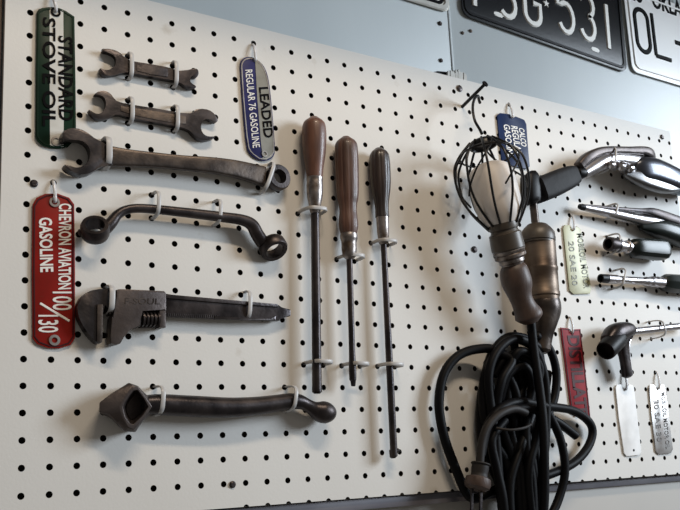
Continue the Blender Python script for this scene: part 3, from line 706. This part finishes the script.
# further turns of the coil, each its own run of cord
loops = [
 [(505,420,1.35),(492,440,1.4),(497,470,1.45),(503,500,1.5),(506,540,1.3)],
 [(548,412,.9),(560,438,.9),(565,468,.9),(560,495,.8),(548,520,.8),(530,535,.8)],
 [(510,430,.9),(516,455,1.0),(522,480,1.1),(524,520,1.1)],
 [(495,352,1.0),(512,360,1.4),(502,380,1.5),(497,410,1.2),(506,440,1.0),(516,470,1.0),(520,520,1.0)],
 [(505,372,1.0),(518,352,1.6),(532,356,1.5),(540,372,1.3),(530,400,1.2),(526,440,1.2),(532,480,1.2),(534,525,1.2)],
 [(536,335,1.0),(549,348,.8),(556,370,.75),(555,395,.75),(548,415,.8),(540,440,.8)],
 [(500,365,.7),(513,385,.8),(520,410,.8),(528,440,.8),(535,480,.8),(536,520,.8)],
 [(492,395,.6),(500,425,.6),(510,460,.6),(514,500,.6),(512,530,.6)],
 [(530,360,.6),(522,390,.6),(515,420,.6),(512,455,.6),(520,500,.6),(526,530,.6)],
 [(487,365,.5),(500,343,.8),(520,340,.9),(540,356,.8),(536,400,.6),(520,450,1.25),(510,485,1.3),(512,530,1.3)],
 [(536,412,.8),(556,421,.8),(576,436,.8)],
 [(482,390,.5),(480,420,.5),(484,450,.5),(498,480,.5),(506,510,.6),(512,535,.6)],
 [(505,412,1.5),(525,408,1.6),(540,414,1.6),(536,440,1.4),(528,475,1.35),(533,525,1.3)],
 [(500,344,.6),(504,370,.6),(508,400,.6),(504,440,.5)],
 [(514,344,.5),(520,375,.5),(524,400,.5),(528,430,.5)],
 [(489,380,0.40),(493,400,0.30),(490,430,0.35),(498,460,0.40),(505,500,0.40)],
 [(500,352,0.35),(508,380,0.30),(516,410,0.35),(518,440,0.40),(522,470,0.40)],
 [(522,350,0.40),(516,380,0.30),(506,410,0.35),(508,440,0.40),(516,470,0.40)],
 [(540,352,0.40),(534,380,0.30),(528,410,0.35),(534,440,0.40),(540,480,0.40)],
 [(548,372,0.40),(544,400,0.35),(538,420,0.35),(528,450,0.40),(524,500,0.40)],
 [(494,375,0.80),(506,357,1.10),(524,358,1.20),(538,380,1.00),(536,410,0.90)],
 [(500,400,0.90),(508,375,1.20),(524,366,1.30),(532,384,1.20),(530,412,1.00)],
 [(486,372,0.70),(492,354,0.90),(506,338,1.00),(524,338,1.00),(542,350,0.90)],
 [(512,400,1.00),(514,425,0.80),(520,450,0.70),(526,480,0.70),(522,525,0.70)],
 [(534,420,0.70),(530,450,0.80),(524,480,0.80),(530,510,0.80),(534,530,0.80)],
 [(484,400,0.70),(488,425,0.90),(496,445,0.90),(505,460,0.90),(514,490,1.00)],
]
for lp in loops:
    bm = BM(); add_tube(bm, [(*P(x,y,h), .23, .23) for x,y,h in lp], 5, 12); obj('cord_turn', bm, 'cord', cord)
bm = BM(); add_tube(bm, [(*P(x,y,h), .20, .20) for x,y,h in [(480,462,1.62),(482,442,1.66),(488,426,1.72),(500,414,1.78),(514,409,1.75),(526,413,1.7)]], 5, 12); obj('cord_turn', bm, 'cord_grey', cord, 'dusty greyish turn of cord')
# band round the coil
bm = BM(); add_tube(bm, [(*P(x,y,h), .07, .07) for x,y,h in [(496,428,1.6),(510,430,2.0),(524,428,2.1),(532,424,1.9)]], 4, 8); obj('cord_band', bm, 'cord_grey', cord)
# plug
bm = lathe_px((481,462,1.5),(478,484,1.5), [(0,5),(.05,9.5),(.1,10.2),(.16,8.6),(.3,8.8),(.5,8.2),(.62,8.4),(.7,9.5)], seg=24); pg = obj('plug', bm, 'cord_grey', t)
bm = lathe_px((478.6,477,1.5),(476.5,490,1.5), [(0,9.5),(.1,12.5),(.55,13.5),(.8,12.5),(1,9)], seg=24); obj('plug_base', bm, 'lamp_wood', pg, 'brown base of the plug')
for dx in (-4.5, 4.5):
    bm = BM(); add_tube(bm, [TP(476.5+dx,488,1.5,1.6,.7), TP(476+dx,515,1.5,1.6,.7)], 1, 8, 6); obj('plug_prong', bm, 'steel_dark', pg)

# nail the lamp hangs on
bm = BM(); add_tube(bm, [TP(461,108,-.1,1.7), TP(485,84,1.75,1.7)], 1, 10); nail_a = P(484.5,84.5,1.72); nail_b = P(461,108,-.1); d = (nail_a-nail_b).normalized()
add_lathe(bm, nail_a, nail_a+d*.09, [(0,.10),(.3,.19),(1,.17)], seg=14); tag(obj('nail', bm, 'wire'), 'long dark nail slanting out of the board above the caged lamp', 'nail')

# ---------------------------------------------------------------- brass-barrelled tool with rubber grip, behind the lamp
t = thing('grease_gun', P(540,290,0), 'brass-barrelled hand tool hanging upright behind the lamp handle with black grip on top', 'grease gun')
h = .9
bm = lathe_px((537,224,h),(541,299,h), [(0,6),(.015,10),(.06,13.5),(.12,16.8),(.2,17.6),(.24,17.4),(.25,16.4),(.27,16.4)], seg=30); obj('threaded_cap', bm, 'socket', t, 'dull brown screw cap')
bm = lathe_px((538.5,236,h),(543.5,301,h), [(0,16.2),(.1,16.2),(.48,16.2),(.5,16.8),(.54,16.8),(.56,16.2),(.86,16.2),(.88,16.9),(.93,16.9),(.95,16),(1,16)], seg=30); obj('barrel', bm, 'brass', t)
bm = BM(); add_tube(bm, [TP(543.5,299,h,15.5), TP(544,304,h,16.6), TP(544.5,311,h,16.4), TP(543.5,322,h,13.8), TP(542,335,h-.1,11), TP(541.5,350,h-.1,9)], 4, 26); obj('lower_handle', bm, 'steel_brown', t)
bm = lathe_px((533,200,h),(535.5,224,h), [(0,4),(1,4)], seg=16); obj('stem', bm, 'steel_brown', t)
bm = BM(); add_tube(bm, [TP(529.5,175,h+.1,6.5), TP(530,178,h+.1,8.6), TP(531,198,h+.1,8.8), TP(531.5,202,h+.1,7)], 2, 20, 3.4); obj('grip_hub', bm, 'black', t)
bm = BM(); add_tube(bm, [TP(536.5,191,h,12.8), TP(547,187,h,12.8), TP(557,182.5,h,12.4), TP(567,178.2,h,11.2), TP(573,175.8,h,9)], 3, 28, 4.5, cap=.2); obj('rubber_grip', bm, 'greyrub', t)

# ---------------------------------------------------------------- tools on the right
t = thing('chrome_curved_tool', P(630,165,0), 'curved chrome tool with dark glossy hood at the upper right', 'hand tool')
h = .9
bm = BM(); add_tube(bm, [TP(577.5,172.5,h,5.5), TP(581,173,h,6), TP(584.5,172,h,5.5)], 2, 18); obj('rubber_tip', bm, 'black', t)
bm = BM(); add_tube(bm, [TP(583,173,h,6), TP(590,168.5,h,7.5), TP(599,163,h,9), TP(608,160,h,9.5), TP(620,160,h,9), TP(632,161.5,h,8.5), TP(640,163,h,8)], 4, 26); obj('chrome_body', bm, 'chrome', t, 'bright chrome curved body')
bm = BM(); add_tube(bm, [TP(579,166,h+.1,4.5,1.2), TP(586,158.5,h+.2,5,1.2), TP(596,153,h+.25,4.5,1.2), TP(607,151,h+.25,4,1.4), TP(625,151.3,h+.25,3.8,1.6), TP(640,152,h+.2,4.6,1.6), TP(647,155,h+.1,5.4,1.4), TP(652,160,h+.1,3.5,1.2)], 4, 18, 4); obj('top_strap', bm, 'cast', t, 'dull brown strap over the chrome body')
for (x, y, r) in ((611,164,4), (621,165.5,4.5), (630,167.5,4)):
    bm = lathe_px((x,y,h+.75),(x+2,y+3,h+.2), [(0,r*.4),(.2,r),(1,r*1.1)], seg=16); obj('chrome_knuckle', bm, 'chrome', t)
bm = BM(); add_tube(bm, [TP(622,170,h-.2,3), TP(630,172,h-.1,7,1.1), TP(637,171,h,12.5,1.0), TP(648,172.5,h,14,1.0), TP(660,176.5,h,13.5,1.0), TP(674,181.5,h,12,1.0), TP(690,186,h,10,1.0), TP(700,188,h,6,1.0)], 4, 30, 3.2); obj('hood', bm, 'navy_glass', t, 'dark glossy hood')
bm = BM(); add_tube(bm, [TP(625,173,h+.25,3.5,.8), TP(640,178.5,h+.3,6.5,.8), TP(655,183.5,h+.3,7.5,.8), TP(668,187,h+.3,6.5,.8), TP(677,187,h+.3,4.5,.8)], 4, 24, 4.5); obj('lower_lip', bm, 'grey_metal', t, 'grey metal lip under the hood')
tie((596,152),(594,176), 1.6, 'thin pale tie around the curved chrome tool', .1)

t = thing('tapered_driver', P(640,222,0), 'long tapered chrome driver with dark tip and black handle, second from top at right', 'hand tool')
h = .55
bm = BM(); add_tube(bm, [TP(579.5,206.5,h,2.6), TP(582,207,h,3.3), TP(584.5,207.6,h,3.2)], 1, 16); obj('tip', bm, 'black', t)
bm = BM(); add_tube(bm, [TP(584,207.5,h,3.2), TP(600,210.8,h,4.4), TP(620,215.5,h,5.4), TP(640,220,h,6), TP(652,222,h,6.6), TP(664,225,h,6.6)], 2, 20); obj('chrome_sleeve', bm, 'chrome', t)
bm = BM(); add_tube(bm, [TP(584,205.4,h+.1,1.2), TP(612,208.3,h+.2,1.8), TP(640,210.8,h+.25,2.4), TP(652,212.6,h+.25,4.5), TP(668,218.5,h+.2,5.5), TP(690,226,h+.2,5)], 3, 14, 3); obj('upper_bar', bm, 'steel_dark', t)
bm = BM(); add_tube(bm, [TP(641,227,h,3), TP(650,227.5,h,6.6), TP(660,229.5,h,9), TP(672,233.5,h,9.8), TP(684,238,h,9.8), TP(694,241,h,8)], 4, 22, 3); obj('handle', bm, 'green_blk', t)
tie((608,206),(604,220), .86, 'thin pale tie around the tapered chrome driver', .11)

t = thing('nut_driver', P(640,248,0), 'short stubby nut driver with round socket and blackish green handle', 'nut driver')
h = .75
bm = lathe_px((607.5,243.8,h),(620,245.8,h), [(.5,4.6),(.05,5.2),(.05,7),(.12,7.3),(.8,7.3),(1,5.6)], seg=26); obj('socket', bm, 'steel_dark', t)
bm = lathe_px((617,245.6,h),(634,247.8,h), [(0,7.4),(.12,7.4),(.2,5.6),(.5,5.2),(.55,6.6),(.62,6.6),(.68,5.4),(1,5.4)], seg=22); obj('shank', bm, 'chrome', t)
bm = BM(); add_tube(bm, [TP(629,247.4,h,5), TP(633,247.7,h,8.6), TP(638,248.3,h,10), TP(648,249.1,h,10.4), TP(658,250,h,10.6), TP(663,250.4,h,10), TP(665,250.6,h,7.5)], 3, 12, 2.6); obj('handle', bm, 'green_blk', t)
tie((607,236),(604,256), 1.08, 'thin pale tie behind the socket of the stubby nut driver', .1)

t = thing('socket_driver', P(650,282,0), 'chrome socket driver with slim shaft and faceted dark handle', 'hand tool')
h = .55
bm = lathe_px((600.5,278.3,h),(608,278.8,h), [(.5,2.8),(0,3),(0,4.4),(.8,4.6),(1,4)], seg=22); obj('socket_end', bm, 'black', t)
bm = lathe_px((607,278.8,h),(652,281.8,h), [(0,4.6),(.2,4.6),(.24,3.8),(.8,3.8),(.84,4.6),(1,4.6)], seg=22); obj('chrome_shaft', bm, 'chrome', t)
bm = lathe_px((650,281.6,h),(665,282.8,h), [(0,5),(.15,5.8),(.3,5),(.45,5.8),(.6,5),(1,6.4)], seg=22); obj('ferrule', bm, 'chrome', t)
bm = BM(); add_tube(bm, [TP(662,282.5,h,6), TP(667,283,h,9.3), TP(680,284,h,9.8), TP(696,285,h,9.8)], 2, 8, 2.2); obj('handle', bm, 'green_blk', t)
tie((616,270),(612,289), .82, 'thin pale tie around the slim chrome shaft', .11)

t = thing('angled_head_tool', P(625,345,0), 'black angled-head tool with round snout, short arm and chrome rod', 'hand tool')
h = .9
bm = lathe_px((605.5,351,h+.25),(617.5,338,h), [(.25,7.5),(0,8.2),(0,9.6),(.1,10.2),(.9,10.6),(1,10)], seg=26); obj('snout', bm, 'black', t)
bm = BM(); add_tube(bm, [TP(609,342,h,9), TP(614,335,h,10.5), TP(621,331.5,h,9.5), TP(628,330,h,7.6), TP(632,331,h,5.5)], 4, 24, 2.3); obj('head', bm, 'steel_dark', t)
bm = BM(); add_tube(bm, [TP(627,334,h,6,.9), TP(623,341,h,5,.9), TP(623,350,h-.1,4.8,.9), TP(625.5,364,h-.2,4.8,.9), TP(627.2,376,h-.3,4.8,.9)], 3, 16, 4); obj('arm', bm, 'steel_dark', t)
bm = BM(); add_tube(bm, [TP(630.5,339,h,1.3,.9), TP(628.8,345,h,1.5,.9), TP(629.5,360,h-.1,1.5,.9), TP(631.5,375,h-.2,1.5,.9)], 3, 10); obj('bright_edge', bm, 'chrome', t)
bm = BM(); add_tube(bm, [TP(631,331.5,h,3.8), TP(650,329.5,h-.1,3.6), TP(672,327,h-.2,3.4), TP(692,325,h-.2,3.4)], 2, 18); obj('chrome_rod', bm, 'chrome', t)
tie((647,322),(651,339), 1.15, 'thin pale tie around the chrome rod of the angled-head tool', .1)

# ---------------------------------------------------------------- screws
def screw(x, y, r, h, label, m_='steel_dark', nm='screw', group=None, slot=True):
    a = P(x, y, h); rr = r*depth(a)/F
    bm = add_lathe(BM(), a-Vector((0,0,.12)), a+Vector((0,0,.07)), [(0,rr*.5),(.6,rr*.6),(.62,rr),(.8,rr*.95),(1,rr*.6)], seg=16)
    if slot: add_box(bm, a.x-rr*.55, a.x+rr*.55, a.y-rr*.1, a.y+rr*.1, .0+h+.06, h+.09)
    return tag(obj(nm, bm, m_), label, 'screw', group)
screw(34, 183.5, 4, .02, 'dark round screw head left of the red 100/130 sign')
screw(232.5, 484.5, 3.6, .02, 'rough screw near the lower edge of the pegboard')
screw(459.5, 88.5, 3.6, .02, 'dark screw head near the top edge, left of the slanting nail')
screw(474.5, 249.5, 3.4, .02, 'dark round screw head between the cage and the dark-handled screwdriver')
screw(662, 137, 2.6, .02, 'dark screw in the upper right corner of the pegboard')
HW = -.53
screw(440, 23.5, 2.4, HW, 'upper of two screws left of the wall seam', group='screws in the blue wall')
screw(441, 60.5, 2.2, HW, 'lower of two screws left of the wall seam', group='screws in the blue wall')
screw(462.5, 33, 1.9, HW-.03, 'left of the paired small screws right of the wall seam', group='screws in the blue wall', m_='ferrule')
screw(470.5, 31, 1.9, HW-.03, 'right of the paired small screws right of the wall seam', group='screws in the blue wall', m_='ferrule')
# torn paint at the board's top edge
bm = BM()
for k in range(7):
    x = 449+k*2.6; a = P(x, 77.5+k*.3, -.35)
    add_outline(bm, [(a.x-.12,a.y+.2),(a.x+.1,a.y+.2),(a.x+.14,a.y-.2-.25*random.random()),(a.x-.05,a.y-.35-.2*random.random())], -.42-.05*random.random(), -.34+.06*random.random(), 0)
tag(obj('torn_paint', bm, 'white_en'), 'small torn flakes of paint at the seam above the board edge', 'paint flakes')
bm = BM(); add_outline(bm, [P(x,y,-.5) for x,y in [(424,74),(438,71),(447,72),(450,79),(440,78)]], -.56, -.5, 0); tag(obj('gap_shade', bm, 'ink'), 'dark patch painted for the shadow gap just above the board edge', 'painted shade')  # flat black patch painting the shadow gap at the board's top edge

for o in bpy.data.objects:
    if '_o' in o: del o['_o']

# ---------------------------------------------------------------- light
def area(name, loc, target, size, power, col, sy=None):
    l = bpy.data.lights.new(name, 'AREA'); l.energy = power; l.color = col; l.size = size
    if sy: l.shape = 'RECTANGLE'; l.size_y = sy
    o = bpy.data.objects.new(name, l); COL.objects.link(o); o.location = loc
    o.rotation_euler = (Vector(target)-Vector(loc)).to_track_quat('-Z','Y').to_euler(); return o
area('window_light', (3.3, -1.9, 2.55), (.8, 0, 2.05), 1.2, 160, (.80,.90,1.0), 1.2)
area('ceiling_lamp', (.35, -1.05, 2.98), (.5, 0, 1.75), .75, 18, (1.0,.82,.62), .09)
# unseen shelf, added to keep the lamp's warm light off the upper wall
bm = BM(); add_box(bm, -40, 90, -15.6, -14.6, -.54, 14.5, .05); struct('light_block_shelf', bm, 'post')
w = bpy.data.worlds.new('world'); bpy.context.scene.world = w; w.use_nodes = True
w.node_tree.nodes['Background'].inputs['Color'].default_value = (1.0,.93,.84,1)
w.node_tree.nodes['Background'].inputs['Strength'].default_value = .18
sc_ = bpy.context.scene; sc_.view_settings.view_transform = 'Standard'; sc_.view_settings.look = 'None'
sc_.view_settings.exposure = -.36; sc_.view_settings.gamma = 1; sc_.view_settings.use_curve_mapping = False
